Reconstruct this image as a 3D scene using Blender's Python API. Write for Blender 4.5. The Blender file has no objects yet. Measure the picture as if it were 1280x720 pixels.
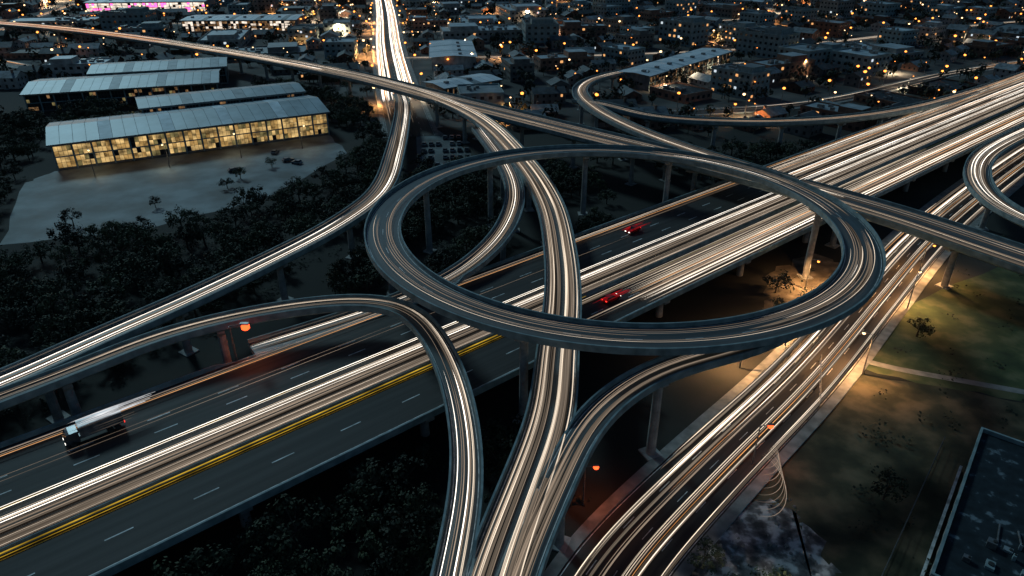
import bpy, math, random
import numpy as np
from mathutils import Vector
R=random.Random(7)
scene=bpy.context.scene
COL=scene.collection
scene.view_settings.view_transform='Standard'
scene.view_settings.look='None'
scene.view_settings.exposure=0

# ------------------------------------------------------------------ materials
def newmat(name):
    m=bpy.data.materials.new(name); m.use_nodes=True
    nt=m.node_tree; nt.nodes.clear()
    out=nt.nodes.new('ShaderNodeOutputMaterial')
    return m,nt,out
def N(nt,t,**k):
    n=nt.nodes.new(t)
    for a,b in k.items(): setattr(n,a,b)
    return n
def ramp(nt,fac,stops):
    r=N(nt,'ShaderNodeValToRGB'); e=r.color_ramp.elements
    while len(e)<len(stops): e.new(0.5)
    for i,(p,c) in enumerate(stops):
        e[i].position=p; e[i].color=(c[0],c[1],c[2],1)
    nt.links.new(fac,r.inputs[0]); return r.outputs[0]
def noise_mat(name,stops,scale=0.3,rough=0.8,coord='Object',stretch=(1,1,1),detail=6,metal=0,bump=0.0,rnd=False,spec=0.5):
    m,nt,out=newmat(name)
    b=N(nt,'ShaderNodeBsdfPrincipled')
    tc=N(nt,'ShaderNodeTexCoord'); mp=N(nt,'ShaderNodeMapping')
    mp.inputs['Scale'].default_value=stretch
    nt.links.new(tc.outputs[coord],mp.inputs[0])
    n=N(nt,'ShaderNodeTexNoise'); n.inputs['Scale'].default_value=scale; n.inputs['Detail'].default_value=detail
    nt.links.new(mp.outputs[0],n.inputs['Vector'])
    col=ramp(nt,n.outputs[0],stops)
    if rnd:
        oi=N(nt,'ShaderNodeObjectInfo')
        mm=N(nt,'ShaderNodeMath',operation='MULTIPLY_ADD'); mm.inputs[1].default_value=1.4; mm.inputs[2].default_value=0.3
        nt.links.new(oi.outputs['Random'],mm.inputs[0])
        hs=N(nt,'ShaderNodeHueSaturation'); nt.links.new(mm.outputs[0],hs.inputs['Value']); nt.links.new(col,hs.inputs['Color'])
        col=hs.outputs[0]
    nt.links.new(col,b.inputs['Base Color'])
    b.inputs['Roughness'].default_value=rough; b.inputs['Metallic'].default_value=metal
    b.inputs['Specular IOR Level'].default_value=spec
    if bump:
        bp=N(nt,'ShaderNodeBump'); bp.inputs['Strength'].default_value=bump
        nt.links.new(n.outputs[0],bp.inputs['Height']); nt.links.new(bp.outputs[0],b.inputs['Normal'])
    nt.links.new(b.outputs[0],out.inputs[0]); return m
def emis(name,col,s,var=0.0,uvscale=(1,0.03,1),lo=0.25,samp=False,coord='UV',rng=(.35,.68)):
    m,nt,out=newmat(name)
    e=N(nt,'ShaderNodeEmission'); e.inputs[0].default_value=(*col,1); e.inputs[1].default_value=s
    if var:
        tc=N(nt,'ShaderNodeTexCoord'); mp=N(nt,'ShaderNodeMapping'); mp.inputs['Scale'].default_value=uvscale
        nt.links.new(tc.outputs[coord],mp.inputs[0])
        n=N(nt,'ShaderNodeTexNoise'); n.inputs['Scale'].default_value=1.0; n.inputs['Detail'].default_value=3
        nt.links.new(mp.outputs[0],n.inputs['Vector'])
        mr=N(nt,'ShaderNodeMapRange'); mr.inputs[1].default_value=rng[0]; mr.inputs[2].default_value=rng[1]
        mr.inputs[3].default_value=s*lo; mr.inputs[4].default_value=s
        nt.links.new(n.outputs[0],mr.inputs[0]); nt.links.new(mr.outputs[0],e.inputs[1])
    nt.links.new(e.outputs[0],out.inputs[0])
    m.cycles.emission_sampling='AUTO' if samp else 'NONE'
    return m

M_asph=noise_mat('asphalt',[(0.3,(0.022,0.019,0.017)),(0.7,(0.056,0.049,0.045))],scale=1.0,rough=0.7,coord='UV',stretch=(0.9,0.025,1),spec=.3)
M_asphR=noise_mat('asphalt_ramp',[(0.3,(0.03,0.04,0.044)),(0.7,(0.085,0.108,0.114))],scale=1.0,rough=0.5,coord='UV',stretch=(1.3,0.03,1))
M_conc=noise_mat('concrete',[(0.3,(0.12,0.17,0.175)),(0.7,(0.28,0.355,0.36))],scale=0.5,rough=0.8,bump=0.1)
M_pier=noise_mat('pier_concrete',[(0.3,(0.2,0.2,0.19)),(0.7,(0.38,0.37,0.35))],scale=0.8,rough=0.85)
M_paint=noise_mat('white_paint',[(0.35,(0.3,0.3,0.29)),(0.6,(0.75,0.75,0.73))],scale=.8,rough=0.6)
M_ypaint=noise_mat('yellow_paint',[(0.3,(0.4,0.3,0.04)),(0.6,(0.7,0.5,0.06))],scale=1.5,rough=0.6)
M_ground=noise_mat('earth',[(0.3,(0.006,0.007,0.005)),(0.5,(0.014,0.014,0.01)),(0.62,(0.028,0.026,0.02)),(0.75,(0.055,0.05,0.042))],scale=0.035,rough=0.95,detail=12)
M_cityg=noise_mat('city_ground',[(0.38,(0.014,0.014,0.013)),(0.5,(0.045,0.043,0.04)),(0.65,(0.11,0.105,0.095))],scale=0.03,rough=0.9,detail=12)
M_grass=noise_mat('grass',[(0.3,(0.02,0.034,0.011)),(0.5,(0.05,0.07,0.024)),(0.64,(0.11,0.11,0.05))],scale=0.2,rough=0.95,detail=14,bump=0.6)
M_brown=noise_mat('dry_grass',[(0.32,(0.014,0.018,0.008)),(0.48,(0.045,0.042,0.02)),(0.64,(0.13,0.1,0.055))],scale=0.16,rough=0.95,detail=14,bump=0.6)
M_dirt=noise_mat('dirt',[(0.3,(0.05,0.04,0.028)),(0.5,(0.12,0.095,0.065)),(0.7,(0.24,0.2,0.15))],scale=0.25,rough=0.95,detail=12,bump=0.4)
M_gravel=noise_mat('gravel',[(0.38,(0.05,0.047,0.045)),(0.5,(0.17,0.16,0.15)),(0.6,(0.55,0.53,0.5))],scale=0.45,rough=0.9,detail=14,bump=0.5)
M_path=noise_mat('path_concrete',[(0.3,(0.14,0.14,0.13)),(0.7,(0.3,0.29,0.27))],scale=0.5,rough=0.85)
M_lot=noise_mat('lot_concrete',[(0.36,(0.02,0.027,0.03)),(0.5,(0.07,0.09,0.1)),(0.66,(0.15,0.185,0.195))],scale=0.08,rough=0.7,detail=13)
M_leaf=noise_mat('foliage',[(0.35,(0.01,0.016,0.006)),(0.65,(0.045,0.056,0.022))],scale=0.8,rough=0.8,rnd=True)
M_leafw=noise_mat('foliage_far',[(0.35,(0.009,0.013,0.007)),(0.65,(0.034,0.04,0.02))],scale=0.1,rough=0.9)
M_bark=noise_mat('bark',[(0.3,(0.04,0.03,0.02)),(0.7,(0.1,0.08,0.06))],scale=3,rough=0.9)
M_wall=noise_mat('wall_render',[(0.3,(0.14,0.13,0.12)),(0.7,(0.36,0.33,0.3))],scale=0.3,rough=0.85,rnd=True)
M_brick=noise_mat('brick',[(0.3,(0.12,0.06,0.04)),(0.7,(0.25,0.14,0.1))],scale=0.6,rough=0.85,rnd=True)
M_roof=noise_mat('roof_shingle',[(0.3,(0.05,0.062,0.07)),(0.7,(0.19,0.215,0.23))],scale=0.4,rough=0.75,rnd=True)
M_roofl=noise_mat('roof_membrane',[(0.3,(0.14,0.18,0.2)),(0.7,(0.4,0.46,0.49))],scale=0.15,rough=0.6,rnd=True)
M_roofw=noise_mat('roof_metal',[(0.3,(0.12,0.19,0.22)),(0.7,(0.28,0.38,0.42))],scale=0.12,rough=0.5)
M_roofx=noise_mat('roof_white',[(0.3,(0.5,0.55,0.58)),(0.7,(0.78,0.82,0.84))],scale=0.12,rough=0.5)
M_rooft=noise_mat('roof_bitumen',[(0.35,(0.008,0.012,0.015)),(0.6,(0.018,0.027,0.033)),(0.68,(0.14,0.17,0.19))],scale=0.6,rough=0.7,detail=10,spec=.3)
M_glass=noise_mat('window_glass',[(0.3,(0.01,0.013,0.016)),(0.7,(0.03,0.035,0.04))],scale=0.2,rough=0.12)
M_winlit=emis('window_lit',(1,0.48,0.17),.95)
M_wincool=emis('window_lit_cool',(0.8,0.92,1),.8)
M_metal=noise_mat('galvanised_steel',[(0.3,(0.15,0.15,0.15)),(0.7,(0.3,0.3,0.3))],scale=2,rough=0.45,metal=0.7)
M_tyre=noise_mat('tyre',[(0.3,(0.01,0.01,0.01)),(0.7,(0.03,0.03,0.03))],scale=2,rough=0.8)
M_red=noise_mat('red_car_paint',[(0.3,(0.5,0.01,0.015)),(0.7,(0.65,0.02,0.02))],scale=1,rough=0.3)
M_whitep=noise_mat('white_car_paint',[(0.3,(0.3,0.3,0.3)),(0.7,(0.55,0.55,0.55))],scale=1,rough=0.4)
M_carp=noise_mat('car_paint',[(0.3,(0.08,0.085,0.09)),(0.7,(0.2,0.21,0.22))],scale=1,rough=0.3,rnd=True)
M_lampo=emis('lamp_orange',(1,0.3,0.05),4)
M_lampw=emis('lamp_warm',(1,0.62,0.3),4)
M_lampr=emis('lamp_red_orange',(1,0.065,0.015),4.5)
M_head=emis('headlight',(1,0.95,0.85),3)
M_tail=emis('taillight',(1,0.03,0.02),3)
T_w=emis('trail_white',(1,0.91,0.79),4.2,1,samp=True)
T_m=emis('trail_warm',(1,0.82,0.63),1.7,1,samp=True)
T_d=emis('trail_dim',(1,0.76,0.56),0.5,1)
T_x=emis('road_glow_blur',(1,0.79,0.6),0.24,1,uvscale=(2.5,0.02,1),lo=.08)  # wide dim ribbons: painted glow of the lit road, also vehicle blur
T_o=emis('trail_orange',(1,0.45,0.15),1.6,1)
T_y=emis('trail_yellow',(1,0.62,0.05),0.85,1,lo=0.12,uvscale=(1,.15,1))
T_r=emis('trail_red',(1,0.08,0.1),1.3,1)
T_p=emis('sign_pink',(1,0.12,0.4),2.5)
T_c=emis('car_blur_red',(1,0.02,0.03),.5,1,uvscale=(1,.2,1))
T_cw=emis('truck_blur_white',(0.95,0.97,1),1.1,1,uvscale=(1,.2,1))

# ------------------------------------------------------------------ mesh builder
class MB:
    def __init__(s): s.v=[];s.f=[];s.m=[];s.mats=[];s.uv=[]
    def mi(s,m):
        if m not in s.mats: s.mats.append(m)
        return s.mats.index(m)
    def face(s,pts,m,uv=None):
        i=len(s.v); s.v+= [tuple(p) for p in pts]; s.f.append(tuple(range(i,i+len(pts)))); s.m.append(s.mi(m))
        s.uv+= uv if uv else [(0,0)]*len(pts)
    def box(s,x0,x1,y0,y1,z0,z1,m,top=None):
        a=[(x0,y0,z0),(x1,y0,z0),(x1,y1,z0),(x0,y1,z0),(x0,y0,z1),(x1,y0,z1),(x1,y1,z1),(x0,y1,z1)]
        for q,mm in (((3,2,1,0),m),((4,5,6,7),top or m),((0,1,5,4),m),((1,2,6,5),m),((2,3,7,6),m),((3,0,4,7),m)):
            s.face([a[k] for k in q],mm)
    def cyl(s,c,r0,r1,z0,z1,m,n=8,cap=True):
        a=[(c[0]+r0*math.cos(2*math.pi*k/n),c[1]+r0*math.sin(2*math.pi*k/n),z0) for k in range(n)]
        b=[(c[0]+r1*math.cos(2*math.pi*k/n),c[1]+r1*math.sin(2*math.pi*k/n),z1) for k in range(n)]
        for k in range(n): s.face([a[k],a[(k+1)%n],b[(k+1)%n],b[k]],m)
        if cap: s.face(b,m)
    def tube(s,p,q,r0,r1,m,n=6):
        p=Vector(p);q=Vector(q);d=(q-p).normalized()
        u=d.cross(Vector((0.3,0.2,1))).normalized();w=d.cross(u)
        a=[p+r0*(math.cos(2*math.pi*k/n)*u+math.sin(2*math.pi*k/n)*w) for k in range(n)]
        b=[q+r1*(math.cos(2*math.pi*k/n)*u+math.sin(2*math.pi*k/n)*w) for k in range(n)]
        for k in range(n): s.face([a[k],a[(k+1)%n],b[(k+1)%n],b[k]],m)
    def ball(s,c,r,m,n=8,h=5,sz=1):
        for i in range(h):
            t0=math.pi*i/h;t1=math.pi*(i+1)/h
            for k in range(n):
                p0=2*math.pi*k/n;p1=2*math.pi*(k+1)/n
                P=lambda t,p:(c[0]+r*math.sin(t)*math.cos(p),c[1]+r*math.sin(t)*math.sin(p),c[2]+r*sz*math.cos(t))
                pts=[P(t0,p0),P(t1,p0),P(t1,p1),P(t0,p1)]
                if i==0: pts=[pts[0],pts[1],pts[2]]
                elif i==h-1: pts=[pts[0],pts[1],pts[3]]
                s.face(pts,m)
    def mesh(s,name):
        me=bpy.data.meshes.new(name); me.from_pydata(s.v,[],s.f)
        for m in s.mats: me.materials.append(m)
        me.polygons.foreach_set('material_index',s.m)
        ul=me.uv_layers.new(name='UVMap'); ul.data.foreach_set('uv',np.array(s.uv,dtype=np.float32).ravel())
        me.update(); return me
    def obj(s,name,loc=(0,0,0),rot=0):
        return place(name,s.mesh(name),loc,rot)
def place(name,me,loc=(0,0,0),rot=0,scale=1,parent=None):
    o=bpy.data.objects.new(name,me); o.location=loc; o.rotation_euler=(0,0,rot)
    o.scale=(scale,)*3 if not isinstance(scale,tuple) else scale
    COL.objects.link(o)
    if parent: o.parent=parent
    return o

# ------------------------------------------------------------------ road paths
def sample(pts,step=2.0,smooth=4):
    P=np.array(pts,float); d=np.r_[0,np.cumsum(np.linalg.norm(np.diff(P,axis=0),axis=1))]
    n=len(P); T=np.zeros_like(P)
    for i in range(n):
        a=max(i-1,0);b=min(i+1,n-1); T[i]=(P[b]-P[a])/(d[b]-d[a])
    ss=np.linspace(0,d[-1],max(int(d[-1]/step),4)); out=[]
    for s in ss:
        i=min(max(np.searchsorted(d,s,side='right')-1,0),n-2); h=d[i+1]-d[i]; t=(s-d[i])/h
        out.append((2*t**3-3*t*t+1)*P[i]+(t**3-2*t*t+t)*h*T[i]+(-2*t**3+3*t*t)*P[i+1]+(t**3-t*t)*h*T[i+1])
    out=np.array(out)
    for _ in range(smooth):
        q=out.copy(); q[1:-1]=(out[:-2]+2*out[1:-1]+out[2:])/4
        q[2:-2]=(out[:-4]+out[1:-3]*2+out[2:-2]*2+out[3:-1]*2+out[4:])/8
        out=q
    return out
class Road:
    def __init__(s,name,pts,w,closed=False,step=2.0,elev=True,raw=None,asph=None,th=1.3):
        s.name=name;s.w=w;s.closed=closed;s.elev=elev;s.asph=asph or M_asphR;s.th=th
        s.P=raw if raw is not None else sample(pts,step)
        P=s.P
        if closed: t=np.roll(P,-1,0)-np.roll(P,1,0)
        else: t=np.gradient(P,axis=0)
        t=t[:,:2]; t/=np.linalg.norm(t,axis=1)[:,None]
        s.L=np.c_[-t[:,1],t[:,0]]; s.T=t
        s.D=np.r_[0,np.cumsum(np.linalg.norm(np.diff(P,axis=0),axis=1))]
    def at(s,i,off,dz=0):
        return (s.P[i,0]+s.L[i,0]*off,s.P[i,1]+s.L[i,1]*off,s.P[i,2]+dz)
FD=np.array([0.764,0.645]);FN=np.array([-0.645,0.764])
def fw(s,n): p=FD*s+FN*n; return (p[0],p[1])
rc=(23.2,147.0)
ring_pts=np.array([(rc[0]+52.0*math.cos(a),rc[1]+52.0*math.sin(a),20.0) for a in np.linspace(0,2*math.pi,240,endpoint=False)])
fwraw=np.array([(*fw(s,97.45),7.0) for s in np.arange(-150,1100,4.0)])
roads={}
def add(k,*a,**kw): roads[k]=Road(*a,**kw)
add('freeway','freeway',None,36.5,raw=fwraw,asph=M_asph,th=1.8)
add('ring','circular_ramp',None,7.3,closed=True,raw=ring_pts,th=1.1)
add('B','curved_ramp',[(-100,371,12.2),(-66,338,12.7),(-34,300,13),(-12,262,13),(3,212,13),(10,174,13),(11,141,13),(10,119,13),(8,102,13),(6,84,13),(2,69,13),(-2,55,13),(-4,45,13),(-9,30,13)],7.0)
add('GC','curved_ramp',[(-130,62,11),(-94,80,11.2),(-83,90,11.5),(-74,98,12),(-65,107,12.5),(-52,114,13),(-38,119,13),(-28,120,13),(-20.5,117,13),(-15,108.5,13),(-10,95,13),(-7,81,13),(-6,68,13),(-7,55,13),(-8,45,13),(-12,30,12.9)],4.1,th=1.1)
add('D','curved_ramp',[(52,106,18.2),(43,98.5,18.2),(34,94,18),(26,92,17.2),(18,88,15.6),(11,81,14),(7,72,13.2),(3,62,13),(0,53,12.98),(-3,40,12.98)],4.6,th=1.1)
add('F','curved_ramp',[(-59,366,0.6),(-51,325,4),(-46,289,6.5),(-40,229,9.3),(-38,187,11),(-45,162,11.3),(-56,141,11.3),(-67,123,11.2),(-76,110,11.2),(-86,95,11.2),(-98,83,11.1),(-135,64,11.0)],6.4)
add('H','curved_ramp',[(-12,250,12.7),(-2,208,12.6),(1,183,12),(-2,160,11),(-9,145,9.3),(-19,134,7.9),(-33,124,7.06),(-50,112,7.04)],5.0,th=1.1)
add('I','overpass',[(-520,612,10),(-444,584,10),(-355,547,10),(-268,499,10),(-158,419,11),(-74,345,12.5),(-31,299,13),(17,250,13.2),(53,214,13.3),(81,185,13.3),(99,163,13.3),(114,140,13),(128,119,13),(150,85,13),(165,60,12)],13.0,th=1.6)
add('J','curved_ramp',[(160,455,0.5),(120,432,2),(71,398,6),(43,360,9),(31,323,11),(33,284,12.5),(43,250,13.2),(58,222,13.28),(78,194,13.28),(90,177,13.28)],6.5)
add('K','viaduct',[(28,302,11.4),(40,288,12),(52,275,11.5),(70,268,11.2),(99,266,11),(133,274,10.6),(172,297,9.2),(215,331,7.8),(262,370,7.05),(300,402,7.05)],5.6)
add('L','curved_ramp',[(300,350,7.1),(262,318,7.8),(222,280,9),(189,254,9.3),(160,228,9.3),(144,205,9.3),(137,184,9.2),(139,166,9.2),(150,148,9),(172,128,9)],7.0)
add('E','street',[(-8,30,0.10),(6,52,0.10),(14,66,0.10),(30,84,0.10),(57,112,0.10),(85,144,0.10),(116,179,0.10),(156,219,0.10),(210,269,0.10),(330,372,0.10),(500,520,0.10)],13.0,elev=False,asph=M_asph)
add('M','avenue',[(-42,285,0.12),(-59,366,0.12),(-87,512,0.12),(-122,715,0.12),(-188,1080,0.12),(-300,1800,0.12)],20,elev=False,step=4,asph=M_asph)
add('S1','street',[(60,320,0.1),(150,345,0.1),(260,420,0.1),(420,500,0.1),(600,560,0.1)],8,elev=False,step=4,asph=M_asph)
add('S2','street',[(-75,470,0.09),(60,480,0.09),(200,520,0.09),(420,640,0.09),(650,730,0.09)],8,elev=False,step=4,asph=M_asph)
add('S3','street',[(-110,640,0.08),(-300,640,0.08),(-620,690,0.08)],9,elev=False,step=4,asph=M_asph)
add('S4','street',[(-100,585,0.11),(100,620,0.11),(300,730,0.11),(500,900,0.11)],8,elev=False,step=4,asph=M_asph)
add('S5','street',[(-300,440,0.07),(-380,500,0.07),(-430,640,0.07),(-480,840,0.07)],8,elev=False,step=4,asph=M_asph)

def edge_hidden(r,i,off):
    x,y,z=r.at(i,off)
    for q in roads.values():
        if q is r: continue
        d=np.hypot(q.P[:,0]-x,q.P[:,1]-y); k=int(d.argmin())
        lat=abs((x-q.P[k,0])*q.L[k,0]+(y-q.P[k,1])*q.L[k,1])
        if d[k]<max(q.w/2+4,4) and lat<q.w/2+0.1 and abs(q.P[k,2]-z)<1.7 and d[k]<q.w/2+3: return True
    return False
def build_deck(r):
    mb=MB(); n=len(r.P); hw=r.w/2; th=r.th
    secs=[]
    for i in range(n):
        hl=0.02 if edge_hidden(r,i,hw) else 0.85
        hr=0.02 if edge_hidden(r,i,-hw) else 0.85
        prof=[(-hw-.3,hr),(-hw,hr),(-hw,0),(hw,0),(hw,hl),(hw+.3,hl),(hw+.3,-.45),(hw*.72,-th),(-hw*.72,-th),(-hw-.3,-.45)]
        secs.append(([r.at(i,o,z) for o,z in prof],prof))
    m=len(secs[0][0])
    rng=range(n if r.closed else n-1)
    for i in rng:
        j=(i+1)%n; a,pa=secs[i]; b,pb=secs[j]
        d0=r.D[i]; d1=r.D[i+1] if i+1<n else r.D[i]+np.linalg.norm(r.P[0]-r.P[i])
        for k in range(m):
            l=(k+1)%m
            mt=r.asph if k==2 else M_conc
            mb.face([a[k],a[l],b[l],b[k]],mt,[(pa[k][0],d0),(pa[l][0],d0),(pb[l][0],d1),(pb[k][0],d1)])
    if not r.closed:
        for q in (0,-1): mb.face(secs[q][0],M_conc)
    return mb
def build_street(r):
    mb=MB(); n=len(r.P); hw=r.w/2
    for i in range(n-1):
        for (o0,z0,o1,z1,mt) in ((-hw-1.8,.14,-hw,.14,M_path),(-hw,.14,-hw,0,M_conc),(-hw,0,hw,0,r.asph),(hw,0,hw,.14,M_conc),(hw,.14,hw+1.8,.14,M_path),(-hw-1.8,-.1,-hw-1.8,.14,M_conc),(hw+1.8,.14,hw+1.8,-.1,M_conc)):
            mb.face([r.at(i,o0,z0),r.at(i,o1,z1),r.at(i+1,o1,z1),r.at(i+1,o0,z0)],mt,[(o0,r.D[i]),(o1,r.D[i]),(o1,r.D[i+1]),(o0,r.D[i+1])])
    return mb
def strip(mb,r,off,w,d0,d1,dz,mt,taper=False,uid=0):
    n=len(r.P)
    ids=[i for i in range(n) if d0<=r.D[i]<=d1]
    if len(ids)<2: return
    m=len(ids)
    for a in range(m-1):
        i,j=ids[a],ids[a+1]
        wa=wb=w
        if taper:
            wa=w*min(1,(a+.15)/4,(m-a)/4); wb=w*min(1,(a+1.15)/4,(m-a-1+.1)/4)
        mb.face([r.at(i,off-wa/2,dz),r.at(i,off+wa/2,dz),r.at(j,off+wb/2,dz),r.at(j,off-wb/2,dz)],mt,
            [(uid,r.D[i]),(uid+w,r.D[i]),(uid+w,r.D[j]),(uid,r.D[j])])
def dash(mb,r,off,w,d0,d1,on,gap,dz,mt):
    s=max(d0,0)
    X=np.interp
    while s<min(d1,r.D[-1]-on):
        p=[np.array([X(t,r.D,r.P[:,k]) for k in range(3)]) for t in (s,s+on)]
        l=np.array([X(s,r.D,r.L[:,0]),X(s,r.D,r.L[:,1]),0])
        q=[p[0]+l*(off-w/2),p[0]+l*(off+w/2),p[1]+l*(off+w/2),p[1]+l*(off-w/2)]
        mb.face([(a[0],a[1],a[2]+dz) for a in q],mt); s+=on+gap
marks=MB()
for k,r in roads.items():
    (build_deck(r) if r.elev else build_street(r)).obj(r.name)
    hw=r.w/2
    if k=='freeway':
        D=r.D[-1]
        for o in (17.4,-4.6): strip(marks,r,o,.18,0,D,.012,M_paint)
        strip(marks,r,-17.3,.22,0,D,.012,M_paint); strip(marks,r,-7.2,.2,0,D,.012,M_ypaint)
        for o in (-12.3,6.6,10.6): dash(marks,r,o,.22,0,700,3.6,8,.012,M_paint)
    else:
        e=0.35
        strip(marks,r,hw-e,.12,0,r.D[-1],.010,M_paint); strip(marks,r,-hw+e,.12,0,r.D[-1],.010,M_paint)
        if r.w>7.2: dash(marks,r,0,.13,0,500,3,7,.010,M_paint)
        if r.w>12: 
            for o in (-hw/2,hw/2): dash(marks,r,o,.13,0,500,3,7,.010,M_paint)
re=roads['E']
for k in range(9): strip(marks,re,5.6-k*1.3,.6,30.5,35,.014,M_paint)
marks.obj('road_markings')
fr=roads['freeway']; mb=MB(); 
for i in range(len(fr.P)-1):
    pr=[(-6.3,0.0),(-6.12,.35),(-6.07,.85),(-5.93,.85),(-5.88,.35),(-5.7,0.0)]
    for a in range(5):
        mb.face([fr.at(i,*pr[a]),fr.at(i,*pr[a+1]),fr.at(i+1,*pr[a+1]),fr.at(i+1,*pr[a])],M_conc)
mb.obj('median_barrier')

# ------------------------------------------------------------------ light trails
UID=[0]
def trails(r,offs,n,d0,d1,mats,wr=(.06,.2),full=.5,h=(.35,.9),road_glow=0):
    mb=MB(); D=d1-d0
    for q in range(n+road_glow):
        UID[0]+=7
        a,b=offs[R.randrange(len(offs))]
        glow=q>=n  # extra ribbons paint the lit road surface as faint emission
        o=R.uniform(a,b); w=R.uniform(*wr) if not glow else R.uniform(.3,.9)
        if R.random()<full: s0,s1=d0,d1
        else:
            l=D*R.uniform(.15,.7); s0=d0+R.uniform(0,D-l); s1=s0+l
        strip(mb,r,o,w,s0,s1,R.uniform(*h) if not glow else R.uniform(.12,.3),R.choices(mats[0],mats[1])[0] if not glow else T_x,True,UID[0])
    mb.obj('light_trails')
WH=([T_w,T_m,T_d],[2.4,4,3.5]); WM=([T_w,T_m,T_d,T_o],[1.8,4,4,1]); DM=([T_m,T_d],[1.2,3])
f=roads['freeway']
trails(f,[(-5.2,-3.2),(-2.6,-.6),(.2,2.6)],24,0,1240,WH,full=.65,road_glow=8)
trails(f,[(15.0,17.0)],5,0,300,WM,full=.8)
trails(f,[(3.5,14)],2,0,300,([T_d],[1]),(.05,.08),full=.1)
trails(f,[(-17,-14.3),(-13.5,-11),(-10,-7.2)],30,255,1240,WM,(.08,.28),full=.6,road_glow=14)
trails(f,[(-17,-7.2)],8,225,420,WM,(.08,.3),full=.2,road_glow=6)
trails(f,[(3.5,6),(7,9.6),(10.6,13.6),(14.4,17)],42,345,1240,WM,(.08,.28),full=.6,road_glow=16)
trails(f,[(14.5,17)],6,250,600,WM,full=.4,road_glow=2)
mb=MB(); strip(mb,f,-6.5,.28,0,250,.5,T_y,True,3); strip(mb,f,-7.0,.14,0,240,.3,T_y,True,9); strip(mb,f,2.9,.11,0,270,.3,T_y,True,17); mb.obj('light_trails')
trails(roads['B'],[(-2.9,-.5),(.3,2.9)],20,0,400,WH,full=.7,road_glow=8)
trails(roads['GC'],[(-1.5,1.5)],5,0,400,DM,(.05,.13),full=.7,road_glow=1)
trails(roads['GC'],[(-1.2,1.4)],4,150,320,WH,(.05,.15),full=.7)
trails(roads['D'],[(-1.6,1.6)],6,5,200,DM,full=.5,road_glow=2)
trails(roads['F'],[(-2.5,2.5)],10,0,400,WM,full=.7,road_glow=4)
trails(roads['H'],[(-1.9,1.9)],8,0,200,WH,full=.7,road_glow=2)
trails(roads['I'],[(-5.8,-.6),(.6,5.8)],24,250,1000,([T_m,T_d],[2,5]),(.05,.16),full=.35,road_glow=8)
trails(roads['I'],[(-5.8,5.8)],26,160,500,WM,(.1,.4),full=.6,road_glow=6)
trails(roads['I'],[(-5.8,5.8)],20,0,330,([T_r,T_o,T_m],[3,3,3]),(.25,.6),full=.6)
trails(roads['J'],[(-2.4,2.4)],12,0,400,WH,full=.7,road_glow=3)
trails(roads['K'],[(-2,2)],7,0,400,([T_m,T_d,T_o],[2,3,2]),full=.6,road_glow=2)
trails(roads['L'],[(-2.8,2.8)],12,0,300,WH,full=.7,road_glow=4)
trails(roads['E'],[(-6,-4.2),(-3,-.5),(.5,3),(3.6,6)],24,0,700,([T_w,T_m,T_d,T_o],[1.5,4,5,2]),(.05,.17),full=.4,road_glow=6)
trails(roads['E'],[(1,6)],12,60,330,([T_w,T_m,T_o],[3,4,2]),(.06,.2),full=.4)
trails(roads['M'],[(-9,-1),(1,9)],64,62,1500,([T_w,T_m,T_o],[5,3,1.5]),(.2,.6),full=.6)
trails(roads['M'],[(-9,9)],10,15,90,DM,(.1,.3),full=.3)
for s in ('S1','S2','S3','S4','S5'): trails(roads[s],[(-3,3)],8,0,900,([T_m,T_o,T_d],[1.5,2,2]),(.2,.5),full=.3)
rg=roads['ring']; C=rg.D[-1]
trails(rg,[(-2.6,2.6)],6,0,C,([T_d],[1]),(.04,.08),full=.7)
trails(rg,[(-2.4,1.5)],6,C*.5,C*.98,DM,(.04,.1),full=.3)
trails(rg,[(-2,2.6)],6,0,C*.2,WH,(.05,.14),full=.2,road_glow=2)
trails(rg,[(-2,2.6)],6,C*.8,C*.999,WH,(.05,.14),full=.3,road_glow=2)
mb=MB()
for k in range(8):
    UID[0]+=5
    a=[(40+ (3.6-.28*k)*math.cos(t)+k*.45+ (t)*.9, 83+(6.4-.6*k)*math.sin(t)+t*.4+k*.9,.5) for t in np.linspace(-2.1,1.3,18)]
    rr=Road('x',None,1,raw=np.array(a)); strip(mb,rr,0,.08,0,99,0,T_d,True,UID[0])
mb.obj('light_trails')

# ------------------------------------------------------------------ piers
def blocked(x,y,z,me,m=1.8):
    for q in roads.values():
        if q is me: continue
        d=np.hypot(q.P[:,0]-x,q.P[:,1]-y); k=int(d.argmin())
        if d[k]<q.w/2+m and q.P[k,2]<z-2.5: return True
        if d[k]<q.w/2 and abs(q.P[k,2]-z)<1.5 and q.w>me.w: return True
    return False
def pier(r,i):
    x,y,z=r.P[i]; ang=math.atan2(r.L[i,1],r.L[i,0]); mb=MB(); zt=z-r.th
    hw=r.w/2*.72
    mb.cyl((0,0),.85,.75,-.3,zt-1.5,M_pier,12,False)
    b=[(-.75,-.7),(.75,-.7),(.75,.7),(-.75,.7)]
    lo=[(p[0],p[1],zt-1.5) for p in b]; mid=[(hw*(1 if p[0]>0 else -1),p[1],zt-.6) for p in b]; up=[(p[0],p[1],zt+.01) for p in mid]
    for A,B in ((lo,mid),(mid,up)):
        for k in range(4): mb.face([A[k],A[(k+1)%4],B[(k+1)%4],B[k]],M_pier)
    mb.face(lo[::-1],M_pier)
    mb.box(-1.5,1.5,-1.5,1.5,-.4,.25,M_pier)
    mb.obj('bridge_pier',(x,y,0),ang)
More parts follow.
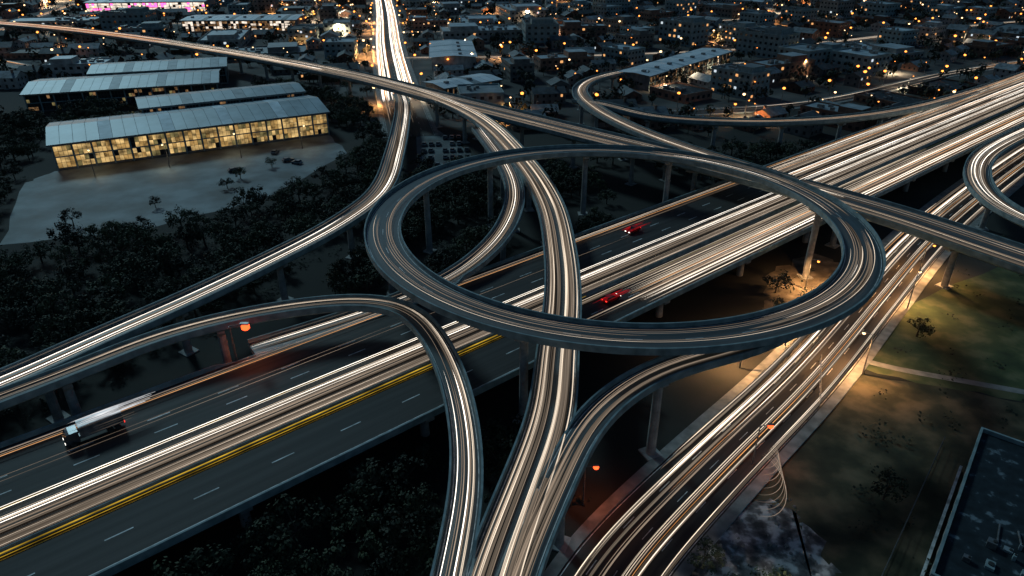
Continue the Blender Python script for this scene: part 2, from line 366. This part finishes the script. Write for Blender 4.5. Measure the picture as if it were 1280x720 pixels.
for k,r in roads.items():
    if not r.elev: continue
    if k=='freeway':
        for s in range(10,1000,32):
            i=int(s/4)
            x,y,z=r.P[i]; ang=math.atan2(r.L[i,1],r.L[i,0]); mb=MB()
            mb.box(-16.5,16.5,-.9,.9,z-r.th-1.2,z-r.th+.01,M_pier)
            for o in (-14.5,-5,5,14.5):
                xx,yy,_=r.at(i,o)
                if not blocked(xx,yy,z,r,1.2):
                    mb.cyl((o,0),.85,.75,-.3,z-r.th-1.2,M_pier,12,False)
            mb.obj('bridge_pier',(x,y,0),ang)
        continue
    tot=r.D[-1]; s=12 if k!='ring' else 9; step=26 if k!='ring' else 25
    while s<tot-6:
        i=int(np.searchsorted(r.D,s)); x,y,z=r.P[i]
        if z>4 and not blocked(x,y,z,r): pier(r,i); s+=step
        else: s+=4

# ------------------------------------------------------------------ ground surfaces
mb=MB(); mb.face([(-6000,-3000,0),(6000,-3000,0),(6000,9000,0),(-6000,9000,0)],M_ground); mb.obj('ground')
def sheet(name,pts,z,m): b=MB(); b.face([(p[0],p[1],z) for p in pts],m); return b.obj(name)
def blob(pts,jit=2.0,sub=7):
    out=[]; n=len(pts)
    for i in range(n):
        a=pts[i];b=pts[(i+1)%n]
        for k in range(sub):
            t=k/sub; out.append((a[0]+(b[0]-a[0])*t+R.uniform(-jit,jit)*(k>0),a[1]+(b[1]-a[1])*t+R.uniform(-jit,jit)*(k>0)))
    return out
sheet('city_ground',[(-1500,400),(-250,390),(-60,300),(40,300),(300,400),(1500,900),(1500,2500),(-1500,2500)],.004,M_cityg)
sheet('parking_lot',blob([(-143,176),(-168,228),(-165,240),(-77,288),(-64,262),(-80,214),(-106,188)],1.2,5),.008,M_lot)
sheet('parking_lot',[(-34,240),(-14,236),(-16,262),(-34,300),(-42,300)],.008,M_lot)
sheet('grass_field',blob([(79,134),(150,175),(170,150),(118,104),(96,105),(73,114),(68,120)],1),.012,M_grass)
sheet('dry_grass_field',blob([(66,116),(98,104),(120,98),(120,40),(30,30),(24,58),(30,72),(52,98)],1),.008,M_brown)
sheet('gravel',blob([(22,60),(29,71),(36,80),(43,78),(45,68),(40,55),(24,40)],1.5,10),.016,M_gravel)
sheet('dirt',blob([(60,144),(68,160),(82,170),(90,164),(80,150),(70,138),(58,128)],1.6),.016,M_dirt)
pr=Road('path',[(64,126,.03),(69,121,.03),(74,117,.03),(82,114,.03),(98,108,.03),(125,98,.03)],1.8)
b=MB(); strip(b,pr,0,1.8,0,999,0,M_path); b.obj('path')
b=MB()
for _ in range(260):
    x=R.uniform(24,44);y=R.uniform(52,80)
    if np.hypot(re.P[:,0]-x,re.P[:,1]-y).min()<9: continue
    s=R.uniform(.1,.45); h=R.uniform(.1,.4)
    b.cyl((x,y),s,s*R.uniform(.3,.7),0,h,M_gravel if R.random()<.6 else M_path,R.choice([4,5,6]))
b.obj('rubble')

# ------------------------------------------------------------------ buildings
def win_grid(mb,x0,x1,y,z0,z1,axis,sgn,storeys,lit,spacing=3.0,ww=1.1,wh=1.3):
    L=x1-x0; n=max(int(L/spacing),1); sh=(z1-z0)/storeys
    for st in range(storeys):
        for k in range(n):
            c=x0+L*(k+.5)/n; zb=z0+sh*st+sh*.32
            m=R.choices([M_glass,M_winlit,M_wincool],[1-lit,lit*.75,lit*.25])[0]
            o=y+sgn*.04
            q=[(c-ww/2,zb),(c+ww/2,zb),(c+ww/2,zb+min(wh,sh*.55)),(c-ww/2,zb+min(wh,sh*.55))]
            if axis=='x': mb.face([(a,o,z) for a,z in q],m)
            else: mb.face([(o,a,z) for a,z in q],m)
def house_mesh(w,d,st,lit,wall):
    mb=MB(); h=st*2.9
    mb.box(-w/2,w/2,-d/2,d/2,-.3,h,wall)
    rz=h+d*.24; o=.5
    A=[(-w/2-o,-d/2-o,h-.15),(w/2+o,-d/2-o,h-.15),(w/2+o,0,rz),(-w/2-o,0,rz)]
    B=[(w/2+o,d/2+o,h-.15),(-w/2-o,d/2+o,h-.15),(-w/2-o,0,rz),(w/2+o,0,rz)]
    mb.face(A,M_roof); mb.face(B,M_roof)
    for sx in (-1,1):
        mb.face([(sx*w/2,-d/2,h),(sx*w/2,d/2,h),(sx*w/2,0,rz-.25)],wall)
    mb.box(w*.2,w*.2+.9,-d*.2,-d*.2+.9,h,rz+.8,M_brick)
    for s in (-1,1):
        win_grid(mb,-w/2+.5,w/2-.5,s*d/2,0,h,'x',s,st,lit); win_grid(mb,-d/2+.5,d/2-.5,s*w/2,0,h,'y',s,st,lit)
    mb.box(-.6,.6,-d/2-.08,-d/2+.02,0,2.1,M_bark); mb.box(-1.2,1.2,-d/2-1.2,-d/2-.1,-.1,.2,M_conc)
    return mb.mesh('house')
def flat_mesh(w,d,st,lit,wall,roof):
    mb=MB(); h=st*3.4
    mb.box(-w/2,w/2,-d/2,d/2,-.3,h,wall,roof)
    if w>24 and R.random()<.6: mb.box(-w*.4,-w*.05,-d*.35,d*.3,h+.004,h+3,wall,roof)
    for a in ((-w/2-.1,w/2+.1,-d/2-.1,-d/2+.25),(-w/2-.1,w/2+.1,d/2-.25,d/2+.1),(-w/2-.1,-w/2+.25,-d/2+.25,d/2-.25),(w/2-.25,w/2+.1,-d/2+.25,d/2-.25)):
        mb.box(*a,h-.2,h+.7,wall)
    for _ in range(int(w*d/80)+1):
        x=R.uniform(0,w/2-4);y=R.uniform(-d/2+2,d/2-3);s=R.uniform(1,2.6)
        mb.box(x,x+s,y,y+s*.8,h+.004,h+R.uniform(.8,1.8),M_metal)
    for s in (-1,1):
        win_grid(mb,-w/2+.5,w/2-.5,s*d/2,0,h,'x',s,st,lit,3.4,1.7,1.4); win_grid(mb,-d/2+.5,d/2-.5,s*w/2,0,h,'y',s,st,lit,3.4,1.7,1.4)
    mb.box(-1.5,1.5,-d/2-1.0,-d/2-.05,2.5,2.7,M_conc); mb.box(-1,1,-d/2-.07,-d/2+.02,0,2.3,M_glass)
    return mb.mesh('office')
HS=[house_mesh(R.uniform(10,17),R.uniform(8,11),R.choice([1,2,2]),R.choice([.02,.05,.12]),R.choice([M_wall,M_brick])) for _ in range(16)]
OF=[flat_mesh(R.uniform(18,38),R.uniform(14,24),R.choice([1,2,3,3,4]),R.choice([.02,.06,.16]),R.choice([M_wall,M_brick,M_conc]),R.choice([M_roofl,M_roofl,M_rooft])) for _ in range(14)]
WA=[flat_mesh(R.uniform(45,75),R.uniform(26,36),R.choice([1,2]),.08,M_wall,M_roofl) for _ in range(5)]
ga=math.radians(9.4)
occ=[]
def free(x,y,rad,roadm=3):
    for q in roads.values():
        d=np.hypot(q.P[:,0]-x,q.P[:,1]-y).min()
        if d<q.w/2+rad+roadm: return False
    for a,b_,c in occ:
        if (a-x)**2+(b_-y)**2<(c+rad)**2: return False
    return True
for c in [(-150,255,22),(-130,268,24),(-110,280,26),(-90,292,26),(-75,312,24),(-125,312,26),(-100,320,26),(-160,290,24),
          (-215,350,34),(-180,370,34),(-155,385,30),(-230,370,30),(-125,215,42),(-100,245,38),(-145,215,30),(-90,255,30),(75,395,17),(92,414,17),(110,436,17),(128,456,17),(-35,450,22),(-25,480,22),(-14,362,17),(0,368,14),(-28,270,14),
          (-385,725,40),(-330,735,40),(-245,600,36),(-200,605,34)]: occ.append(c)
def try_b(x,y,kind):
    rad={'h':9,'o':16,'w':32}[kind]
    if abs(x)>.80*y+60 or not free(x,y,rad,1.5): return
    me=R.choice({'h':HS,'o':OF,'w':WA}[kind])
    place({'h':'house','o':'office_building','w':'warehouse'}[kind],me,(x,y,0),ga+R.choice([0,math.pi/2,math.pi])+R.uniform(-.12,.12)+(0.45 if x>60 else 0),R.uniform(.85,1.15))
    occ.append((x,y,rad*.9))
for _ in range(260):
    y=R.uniform(400,1000); x=R.uniform(-.8*y,.8*y)
    if x<0 or R.random()<.4: try_b(x,y,'w')
for _ in range(1100):
    y=R.uniform(300,1000); x=R.uniform(-.8*y,.8*y)
    if y>(400 if x<-60 else 300): try_b(x,y,'o')
for _ in range(4200):
    y=R.uniform(290,1000)**1.0; x=R.uniform(-.8*y,.85*y)
    if y<(380 if x<-60 else 290): continue
    try_b(x,y,'h')

def shed(name,L,Dp,h,rise,loc,rot,lits,bays,monitor=True,pl=.85,roofm=None,panes=4):
    roofm=roofm or M_roofw
    e=place(name,None,loc,rot)
    w=MB(); w.box(0,L,0,Dp,-.3,h,M_wall)
    for x in np.linspace(0,L,bays+1): w.box(x-.25,x+.25,-.35,-.002,-.2,h-.02,M_conc)
    w.box(0,L,-.3,-.002,h*.48,h*.52,M_conc)
    place('walls',w.mesh('walls'),parent=e)
    g=MB()
    bw=L/bays
    for k in range(bays):
        for (z0,z1) in ((.8,h*.48),(h*.52,h-1.0)):
            for s in range(panes):
                x0=k*bw+.3+s*(bw-.6)/panes; x1=x0+(bw-.6)/panes-.05
                zm=(z0+z1)/2
                for za,zb in ((z0,zm-.05),(zm+.05,z1)):
                    m=R.choice(lits) if R.random()<pl*(1 if z0>2 else .92) else M_glass
                    g.face([(x0+.06,-.03,za),(x1,-.03,za),(x1,-.03,zb),(x0+.06,-.03,zb)],m,[(x0,za),(x1,za),(x1,zb),(x0,zb)])
    for s in range(int(Dp/5)):
        g.face([(L+.03,s*5+1.2,2),(L+.03,s*5+4,2),(L+.03,s*5+4,5),(L+.03,s*5+1.2,5)],M_glass)
    place('windows',g.mesh('windows'),parent=e)
    r=MB(); o=1.3; n=int(L/4)
    for k in range(n):
        x0=-o+(L+2*o)*k/n; x1=-o+(L+2*o)*(k+1)/n-.14
        mm=M_roofl if k%5==4 else roofm
        for (ya,za,yb,zb) in ((-o,h+.05,Dp/2,h+rise),(Dp+o,h+.05,Dp/2,h+rise)):
            r.face([(x0,ya,za),(x1,ya,za),(x1,yb,zb),(x0,yb,zb)],mm)
    r.box(-o,L+o,-o-.15,-o,h-.5,h+.15,M_metal); r.box(-o,L+o,Dp+o,Dp+o+.15,h-.5,h+.15,M_metal)
    for ya,yb in ((-o,Dp/2),(Dp+o,Dp/2)): r.face([(-o,ya,h-.02),(L+o,ya,h-.02),(L+o,yb,h+rise-.1),(-o,yb,h+rise-.1)],M_rooft)
    for x in (0,L): r.face([(x,0,h),(x,Dp,h),(x,Dp/2,h+rise-.15)],M_wall)
    if monitor:
        for k in range(int(L/14)): r.box(4+k*14,6+k*14,Dp*.3,Dp*.3+2,h+rise*.5,h+rise*.6+1.1,M_metal)
    place('roof',r.mesh('roof'),parent=e)
    return e
M_hall=emis('hall_glazing',(1,0.66,0.26),1.0,1,uvscale=(.22,.35,1),lo=.12)
M_hall2=emis('hall_glazing_b',(1,0.6,0.2),.62,1,uvscale=(.3,.4,1),lo=.15)
M_hall3=emis('hall_glazing_c',(0.85,0.68,0.28),.3,1,uvscale=(.4,.5,1),lo=.2)
M_halld=emis('hall_glazing_dim',(1,0.55,0.25),.3,1,uvscale=(.5,.4,1),lo=.1)
a1=math.atan2(48,87)
HL=[M_hall,M_hall,M_hall,M_hall2,M_hall2,M_hall3]
shed('warehouse',99,33,9.6,2.6,(-164,241,0),a1,HL,16,False,.985)
nx,ny=-math.sin(a1),math.cos(a1); tx,ty=math.cos(a1),math.sin(a1)
shed('warehouse',66,21,11.6,1.6,(-164+tx*32+nx*34.6,241+ty*32+ny*34.6,0),a1,[M_halld],12,False,.2)
a2=math.atan2(27,79)
n2=(-math.sin(a2),math.cos(a2))
shed('warehouse',84,36,8.5,2.4,(-227,326,0),a2,[M_halld,M_hall3],14,False,.16)
shed('warehouse',66,30,9.5,2,(-227+n2[0]*38.8+20,326+n2[1]*38.8+7,0),a2,[M_halld],12,False,.12)
a3=math.atan2(83,69)
shed('warehouse',100,18,8,.8,(72,372,0),a3,[M_halld],16,True,.4,M_roofx)
shed('warehouse',62,26,8,1,(-22,430,0),math.radians(96),[M_halld],12,True,.4,M_roofx)
shed('warehouse',34,18,7,1,(-33,347,0),math.radians(38),[M_halld],8,True,.3,M_roofx)
M_shop=emis('shop_glazing',(1,0.85,0.7),1.6,1,uvscale=(.2,.5,1),lo=.3)
shed('shopping_centre',110,40,10,1,(-410,715,0),.12,[M_shop,M_shop,M_shop,T_p],10,True,.9,M_roofx)
shed('shopping_centre',90,36,9,1,(-265,590,0),.05,[M_shop,M_halld],10,True,.8,M_roofx)
# flat roof building, lower right
e=place('flat_roof_building',None,(52,59,0),math.atan2(28,23))
w=MB(); w.box(0,36,-50,0,-.3,8,M_wall,M_rooft); 
for s in range(9):
    for z in (1,4.6): w.face([(s*4+1,.04,z),(s*4+3,.04,z),(s*4+3,.04,z+1.8),(s*4+1,.04,z+1.8)],M_glass)
place('walls',w.mesh('walls'),parent=e)
p=MB()
for a in ((-.15,36.15,-.2,.15),(-.15,36.15,-50.15,-49.8),(-.15,.2,-49.8,-.2),(35.8,36.15,-49.8,-.2)): p.box(*a,7.8,8.7,M_conc)
p.box(-1.2,35,.5,.9,-.1,1.0,M_paint)
place('parapet',p.mesh('parapet'),parent=e)
p=MB()
for _ in range(34):
    x=R.uniform(3,32);y=R.uniform(-44,-3);s=R.uniform(.4,1.5); z=R.uniform(.3,1.0)
    p.box(x,x+s,y,y+s*R.uniform(.6,1.3),8.004,8+z,R.choice([M_metal,M_conc,M_roofl])); p.cyl((x+s/2,y+s*.3),s*.25,s*.25,8+z,8.15+z,M_tyre,10)
    if R.random()<.7: p.tube((x+s,y,8.2),(x+s+R.uniform(2,6),y+R.uniform(-1,1),8.2),.12,.12,M_metal)
place('rooftop_units',p.mesh('rooftop_units'),parent=e)
def fence(p0,p1,h,m):
    b=MB(); p0=np.array(p0);p1=np.array(p1); n=max(int(np.hypot(*(p1-p0))/2.2),2)
    for k in range(n+1):
        q=p0+(p1-p0)*k/n; b.cyl(q,.07,.07,0,h,m,6)
    for z in (.15*h,.55*h,.95*h): b.tube((*p0,z),(*p1,z),.045,.045,m)
    b.obj('fence')
fence((57,103.),(63,118.),2,M_metal); fence((48,62.),(74,92.5),2,M_metal)

# ------------------------------------------------------------------ trees
def tree_mesh(h,rad,nclump,nleaf,seed):
    r=random.Random(seed); mb=MB(); th=h*.45
    mb.tube((0,0,-.2),(r.uniform(-.2,.2),0,th),.28,.16,M_bark,7)
    cl=[]
    for k in range(nclump):
        a=r.uniform(0,6.28); q=math.sqrt(r.random())*rad; z=h*.38+r.random()*h*.6*(1-(q/rad)**2*.6)
        c=(q*math.cos(a),q*math.sin(a),z); cl.append(c)
        if k%3==0: mb.tube((0,0,th*r.uniform(.6,1)),c,.1,.03,M_bark,4)
    for c in cl:
        cr=r.uniform(.6,1.3)*rad/3.2
        for _ in range(nleaf):
            d=Vector((r.gauss(0,1),r.gauss(0,1),r.gauss(0,.8))); d=d.normalized()*cr*r.uniform(.5,1)
            p=Vector(c)+d; n=(d.normalized()+Vector((r.uniform(-.6,.6),r.uniform(-.6,.6),r.uniform(0,.8)))).normalized()
            u=n.cross(Vector((r.random(),r.random(),.3))).normalized(); v=n.cross(u); s=r.uniform(.16,.36)
            mb.face([p-u*s,p-v*s*.7,p+u*s,p+v*s*.7],M_leaf)
    return mb.mesh('tree')
TR=[tree_mesh(R.uniform(6,8.5),R.uniform(2.8,4.0),26,34,k) for k in range(6)]
def inpoly(x,y,P):
    c=False;j=len(P)-1
    for i in range(len(P)):
        if (P[i][1]>y)!=(P[j][1]>y) and x<(P[j][0]-P[i][0])*(y-P[i][1])/(P[j][1]-P[i][1])+P[i][0]: c=not c
        j=i
    return c
tocc=[]
def put_tree(x,y,sc=1,gap=2.9):
    for q in roads.values():
        d=np.hypot(q.P[:,0]-x,q.P[:,1]-y); k=int(d.argmin())
        if d[k]<q.w/2+2.5: return False
    for a,b_ in tocc:
        if (a-x)**2+(b_-y)**2<gap*gap: return False
    tocc.append((x,y))
    place('deciduous_tree',R.choice(TR),(x,y,0),R.uniform(0,6.28),sc*R.uniform(.6,1.15)); return True
LOT=[(-143,172),(-172,228),(-165,240),(-77,288),(-61,262),(-77,212),(-106,184)]
zones=[([(-230,90),(-200,225),(-172,236),(-140,164),(-106,180),(-76,206),(-60,250),(-61,290),(-40,285),(-36,190),(-70,118),(-110,75)],480),
 ([(-60,20),(-45,75),(-10,100),(40,60),(20,30)],90),
 ([(-34,240),(-35,180),(-50,150),(-20,140),(0,160),(-5,230)],90),
 ([(20,230),(60,200),(110,215),(200,280),(150,262),(100,258),(60,262),(38,280)],70),
 ([(60,160),(90,180),(110,200),(50,160)],10),
 ([(15,165),(30,185),(0,215),(15,240),(40,215)],25),
 ([(-250,240),(-178,240),(-190,290),(-110,318),(-120,345),(-230,318)],110),
 ([(-90,300),(-66,300),(-60,345),(-110,400),(-140,370),(-80,330)],70)]
for Z,n in zones:
    xs=[p[0] for p in Z];ys=[p[1] for p in Z]; c=0;t=0
    while c<n and t<n*8:
        t+=1; x=R.uniform(min(xs),max(xs));y=R.uniform(min(ys),max(ys))
        if inpoly(x,y,Z) and not inpoly(x,y,LOT): c+=put_tree(x,y)
for x,y in [(58,80),(47,97),(88,128),(108,118),(92,145),(100,150),(-95,232),(-88,245),(-112,204),(-96,222),(-130,190),(74,122),(15,98),(22,105),(64,148),(70,152),(62,140),(118,140),(125,128),(84,150),(88,168),(76,164)]: put_tree(x,y,.7)
mb=MB(); cnt=0
for _ in range(9000):
    y=R.uniform(285,1000); x=R.uniform(-.82*y,.85*y)
    if y<(385 if x<-70 else 285) and R.random()<.7: continue
    bad=False
    for q in roads.values():
        if np.hypot(q.P[:,0]-x,q.P[:,1]-y).min()<q.w/2+3: bad=True;break
    if bad or any((a-x)**2+(b_-y)**2<(c*.8)**2 for a,b_,c in occ): continue
    cnt+=1
    if cnt>1700: break
    h=R.uniform(5,10); rr=R.uniform(2,4)
    mb.tube((x,y,-.2),(x,y,h*.5),.25,.15,M_bark,4)
    for k in range(36):
        d=Vector((R.gauss(0,1),R.gauss(0,1),R.gauss(0,.9))).normalized()*R.uniform(.6,1)
        p=Vector((x+d.x*rr,y+d.y*rr,h*.62+d.z*h*.38)); u=d.cross(Vector((R.random(),R.random(),.5))).normalized(); v=d.cross(u); s=R.uniform(.5,1.1)
        mb.face([p-u*s,p-v*s,p+u*s,p+v*s],M_leafw)
mb.obj('distant_trees')
mb=MB()
for Z,n in zones[:3]+[([(58,126),(70,160),(88,172),(150,190),(160,150),(118,104),(72,116)],30),([(30,40),(45,60),(66,112),(120,98),(120,40)],40)]:
    xs=[p[0] for p in Z];ys=[p[1] for p in Z]
    for _ in range(n*4):
        x=R.uniform(min(xs),max(xs));y=R.uniform(min(ys),max(ys))
        if not inpoly(x,y,Z) or (inpoly(x,y,LOT) and R.random()<.95): continue
        if np.hypot(re.P[:,0]-x,re.P[:,1]-y).min()<9.5: continue
        for k in range(14):
            p=Vector((x+R.gauss(0,.8),y+R.gauss(0,.8),R.uniform(.1,1.1))); a=R.uniform(0,6.28); u=Vector((math.cos(a),math.sin(a),R.uniform(-.4,.4))); v=Vector((-u.y,u.x,.5)); s=R.uniform(.12,.32)
            mb.face([p-u*s,p-v*s,p+u*s,p+v*s],M_leafw)
mb.obj('undergrowth')

# ------------------------------------------------------------------ lamps
def lamp_mesh(h,mat,r=.4):
    mb=MB(); mb.cyl((0,0),.16,.09,0,h,M_metal,8); mb.tube((0,0,h),(1.5,0,h+.35),.07,.05,M_metal)
    mb.box(1.2,2.1,-.2,.2,h+.3,h+.45,M_metal); mb.ball((1.7,0,h+.3-r*.7),r,mat,8,5,.8)
    return mb.mesh('lamp')
LO=lamp_mesh(8,M_lampo,.34);LW=lamp_mesh(9,M_lampw,.34);LR=lamp_mesh(8,M_lampr,.48)
FO=lamp_mesh(8,M_lampo,.75);FW=lamp_mesh(9,M_lampw,.7)
def spotdata(n,p,c,ang=165):
    l=bpy.data.lights.new(n,'SPOT'); l.energy=p; l.color=c; l.spot_size=math.radians(ang); l.spot_blend=1; l.shadow_soft_size=.25; return l
SO=spotdata('so',26000,(1,.45,.15)); SW=spotdata('sw',24000,(1,.75,.48)); SR=spotdata('sr',900,(1,.25,.08)); SB=spotdata('sb',16000,(1,.52,.2))
SG_fill=spotdata('sg_fill',7000,(1,.85,.72)); SY=spotdata('sy',80000,(1,.72,.45)); SP=spotdata('sp',9000,(1,.75,.48))  # first spot is an added fill that brightens the gravel
def lamp(x,y,me,sd,z=0,h=8,rot=None,sc=1):
    o=place('street_lamp',me,(x,y,z),R.uniform(0,6.28) if rot is None else rot,sc)
    if sd:
        s=bpy.data.objects.new('light',sd); COL.objects.link(s); s.parent=o; s.location=(1.7,0,h-.6)
for x,y,z,sc in [(-52,109,0,1.75),(11,79,0,.95),(40,88,0,1)]: lamp(x,y,LR,SR,z,8,0,sc)
for x,y in [(70,114),(92,140),(58,124)]: lamp(x,y,LW,SB,0,9)
lamp(72,150,LO,SB); lamp(104,158,LO,SB); lamp(46,116,LO,SB); lamp(34,57,LW,SG_fill,0,9)  # last lamp is made up, out of view, to brighten the gravel
SL=spotdata('lot',1400,(1,.75,.4))
for (x,y) in [(-150,238),(-128,248),(-106,260),(-86,272)]: lamp(x+3,y-4,LW,SL,0,9)
for k,step,off in (('M',26,12),('S1',38,6),('S2',42,6),('S3',40,7),('S4',44,6),('S5',44,6)):
    r=roads[k]; s=60 if k=='M' else 20;sd=1
    while s<min(r.D[-1],900):
        i=int(np.searchsorted(r.D,s)); x,y,_=r.at(i,off*sd); sd=-sd
        lamp(x,y,FO if R.random()<.65 else FW,SO if y<680 and R.random()<.55 else None,0,8); s+=step*R.uniform(.7,1.2)
k=0
while k<420:
    y=R.uniform(300,960); x=R.uniform(-.78*y,.8*y)
    if y<(400 if x<-60 else 300): continue
    if not all((a-x)**2+(b_-y)**2>(c*.75)**2 for a,b_,c in occ): continue
    if any(np.hypot(q.P[:,0]-x,q.P[:,1]-y).min()<q.w/2+1 for q in roads.values()): continue
    me=R.choices([FO,FW,LO,LW],[3,1,4,2])[0]
    lamp(x,y,me,(SO if R.random()<.7 else SW) if R.random()<.3 else None,0,8,None,R.uniform(.8,1.2)); k+=1
for j in range(110):
    x=R.uniform(-600,-120);y=R.uniform(540,900)
    if min(np.hypot(q.P[:,0]-x,q.P[:,1]-y).min() for q in roads.values())<14: continue
    lamp(x,y,R.choice([FW,LW,FO]),SY if j%5==0 else None,0,12)
for (x,y) in [(-24,436),(-30,490),(78,366),(99,395),(122,424),(-160,310),(-48,350)]: lamp(x,y,LW,SP,0,9)

# ------------------------------------------------------------------ vehicles
def wheels(t,xs,w,wi,rad):
    for x in xs:
        for s in (-1,1):
            P=[(x+rad*math.cos(a),s*w,rad+rad*math.sin(a)) for a in np.linspace(0,2*math.pi,13)[:-1]]; Q=[(p[0],s*wi,p[2]) for p in P]
            t.face(P,M_tyre)
            for k in range(12): t.face([P[k],P[(k+1)%12],Q[(k+1)%12],Q[k]],M_tyre)
def car_body(b,paint):
    w=.88
    prof=[(-2.2,.35),(-2.25,.75),(-2.1,.95),(-1.2,1.0),(1.0,.95),(2.0,.8),(2.22,.6),(2.2,.32)]
    for i in range(len(prof)-1):
        a,c=prof[i],prof[i+1]; b.face([(a[0],-w,a[1]),(a[0],w,a[1]),(c[0],w,c[1]),(c[0],-w,c[1])],paint)
    for s in (-1,1): b.face([(x,s*w,z) for x,z in prof],paint)
    b.face([(-1.35,-.68,1.45),(.05,-.68,1.45),(.05,.68,1.45),(-1.35,.68,1.45)],paint)
def car_glass(g):
    lo=[(-1.95,-.82,.97),(.95,-.82,.95),(.95,.82,.95),(-1.95,.82,.97)]; up=[(-1.35,-.68,1.44),(.05,-.68,1.44),(.05,.68,1.44),(-1.35,.68,1.44)]
    for k in range(4): g.face([lo[k],lo[(k+1)%4],up[(k+1)%4],up[k]],M_glass)
def car(name,paint,loc,rot):
    e=place(name,None,loc,rot)
    b=MB(); car_body(b,paint); place('body',b.mesh('body'),parent=e)
    g=MB(); car_glass(g); place('windows',g.mesh('windows'),parent=e)
    t=MB(); wheels(t,(-1.4,1.4),.9,.68,.33); place('wheels',t.mesh('wheels'),parent=e)
    l=MB()
    for s in (-.62,.62):
        l.box(2.17,2.26,s-.2,s+.2,.55,.72,M_head); l.box(-2.3,-2.2,s-.2,s+.2,.7,.88,M_tail)
    place('lights',l.mesh('lights'),parent=e)
b=MB(); car_body(b,M_carp); car_glass(b); wheels(b,(-1.4,1.4),.9,.68,.33); PC=b.mesh('parked_car')
def truck(loc,rot):
    e=place('box_truck',None,loc,rot)
    b=MB(); b.box(-4.4,1.8,-1.2,1.2,1.1,3.1,M_carp,M_whitep); b.box(-4.4,4,-.5,.5,.6,1.08,M_metal)
    place('cargo_box',b.mesh('cargo_box'),parent=e)
    c=MB()
    pr=[(2.0,.6),(4.0,.6),(4.05,1.4),(3.6,2.4),(3.2,2.5),(2.0,2.5)]
    for s in (-1.1,1.1): c.face([(x,s,z) for x,z in pr],M_carp)
    for i in range(len(pr)):
        a,d=pr[i],pr[(i+1)%6]; c.face([(a[0],-1.1,a[1]),(a[0],1.1,a[1]),(d[0],1.1,d[1]),(d[0],-1.1,d[1])],M_glass if i==2 else M_carp)
    place('cab',c.mesh('cab'),parent=e)
    t=MB(); wheels(t,(-3.4,-2.3,3.0),1.18,.8,.46); place('wheels',t.mesh('wheels'),parent=e)
    l=MB()
    for s in (-.8,.8): l.box(4.0,4.1,s-.2,s+.2,.8,1.0,M_head); l.box(-4.5,-4.4,s-.2,s+.2,.9,1.1,M_tail)
    place('lights',l.mesh('lights'),parent=e)
fa=math.atan2(.645,.764)
truck((-67,87,7.01),fa+math.pi)
car('red_car',M_red,(32,169,7.01),fa+math.pi); car('red_car',M_red,(21.5,131.5,7.01),fa)
mb=MB()
def smear(x,y,o0,o1,zs,n,L,mt,w=(.08,.3)):
    s=x*FD[0]+y*FD[1]; nn=x*FN[0]+y*FN[1]
    for _ in range(n):
        UID[0]+=5; o=nn+R.uniform(o0,o1); l=R.uniform(.5,1)*L; c=s+R.uniform(-1,1)*L*.25; z=7+R.uniform(*zs)
        pts=np.array([(*fw(c-l/2+l*k/8,o),z) for k in range(9)])
        rr=Road('x',None,1,raw=pts); strip(mb,rr,0,R.uniform(*w),0,999,0,mt,True,UID[0])
smear(-65,89,-1.1,1.1,(3.15,3.5),16,12,T_cw,(.1,.4)); smear(-66,88,-1.25,-1.3,(1.3,3.0),4,11,T_x)
smear(32,169,-.9,.9,(1.0,1.55),12,9,T_c); smear(21.5,131.5,-.9,.9,(1.0,1.55),12,9,T_c)
mb.obj('light_trails')
def park(x0,y0,ang,nc,nr,dx=2.8,dy=9):
    c,s=math.cos(ang),math.sin(ang)
    for a in range(nc):
        for b_ in range(nr):
            if R.random()<.3: continue
            u,v=a*dx,b_*dy; x=x0+c*u-s*v; y=y0+s*u+c*v
            if min(np.hypot(q.P[:,0]-x,q.P[:,1]-y).min()-q.w/2 for q in roads.values() if q.P[:,2].min()<6)<3: continue
            if y>300 and any((p-x)**2+(q-y)**2<(rr*.8)**2 for p,q,rr in occ): continue
            place('parked_car',PC,(x,y,.01),ang+math.pi/2+R.uniform(-.04,.04))
park(-33,246,math.radians(5),7,5)
for x,y in [(-84,252),(-80,249),(-100,240),(-92,262)]: place('parked_car',PC,(x,y,.01),R.uniform(0,3))
for _ in range(30):
    x=R.uniform(-300,300);y=R.uniform(400,640); park(x,y,ga+R.choice([0,1.57]),8,2)

# ------------------------------------------------------------------ light
W=bpy.data.worlds.new("World"); scene.world=W; W.use_nodes=True
nt=W.node_tree; bg=nt.nodes['Background']; sk=nt.nodes.new('ShaderNodeTexSky'); sk.sky_type='NISHITA'; sk.sun_disc=False
sk.sun_elevation=math.radians(2); sk.sun_rotation=math.radians(-40); sk.ozone_density=3
nt.links.new(sk.outputs[0],bg.inputs[0]); bg.inputs[1].default_value=.13
sl=bpy.data.lights.new('sun','SUN'); sl.energy=.95; sl.angle=math.radians(10); sl.color=(.52,.87,1)
so=bpy.data.objects.new('sun',sl); COL.objects.link(so); so.rotation_euler=(math.radians(55),0,math.radians(215))

cam=bpy.data.cameras.new('camera'); cam.sensor_width=36; cam.lens=865/1280*36; cam.clip_end=12000; cam.clip_start=.5
co=bpy.data.objects.new('camera',cam); COL.objects.link(co); co.location=(0,0,80); co.rotation_euler=(math.radians(62),0,0)
scene.camera=co
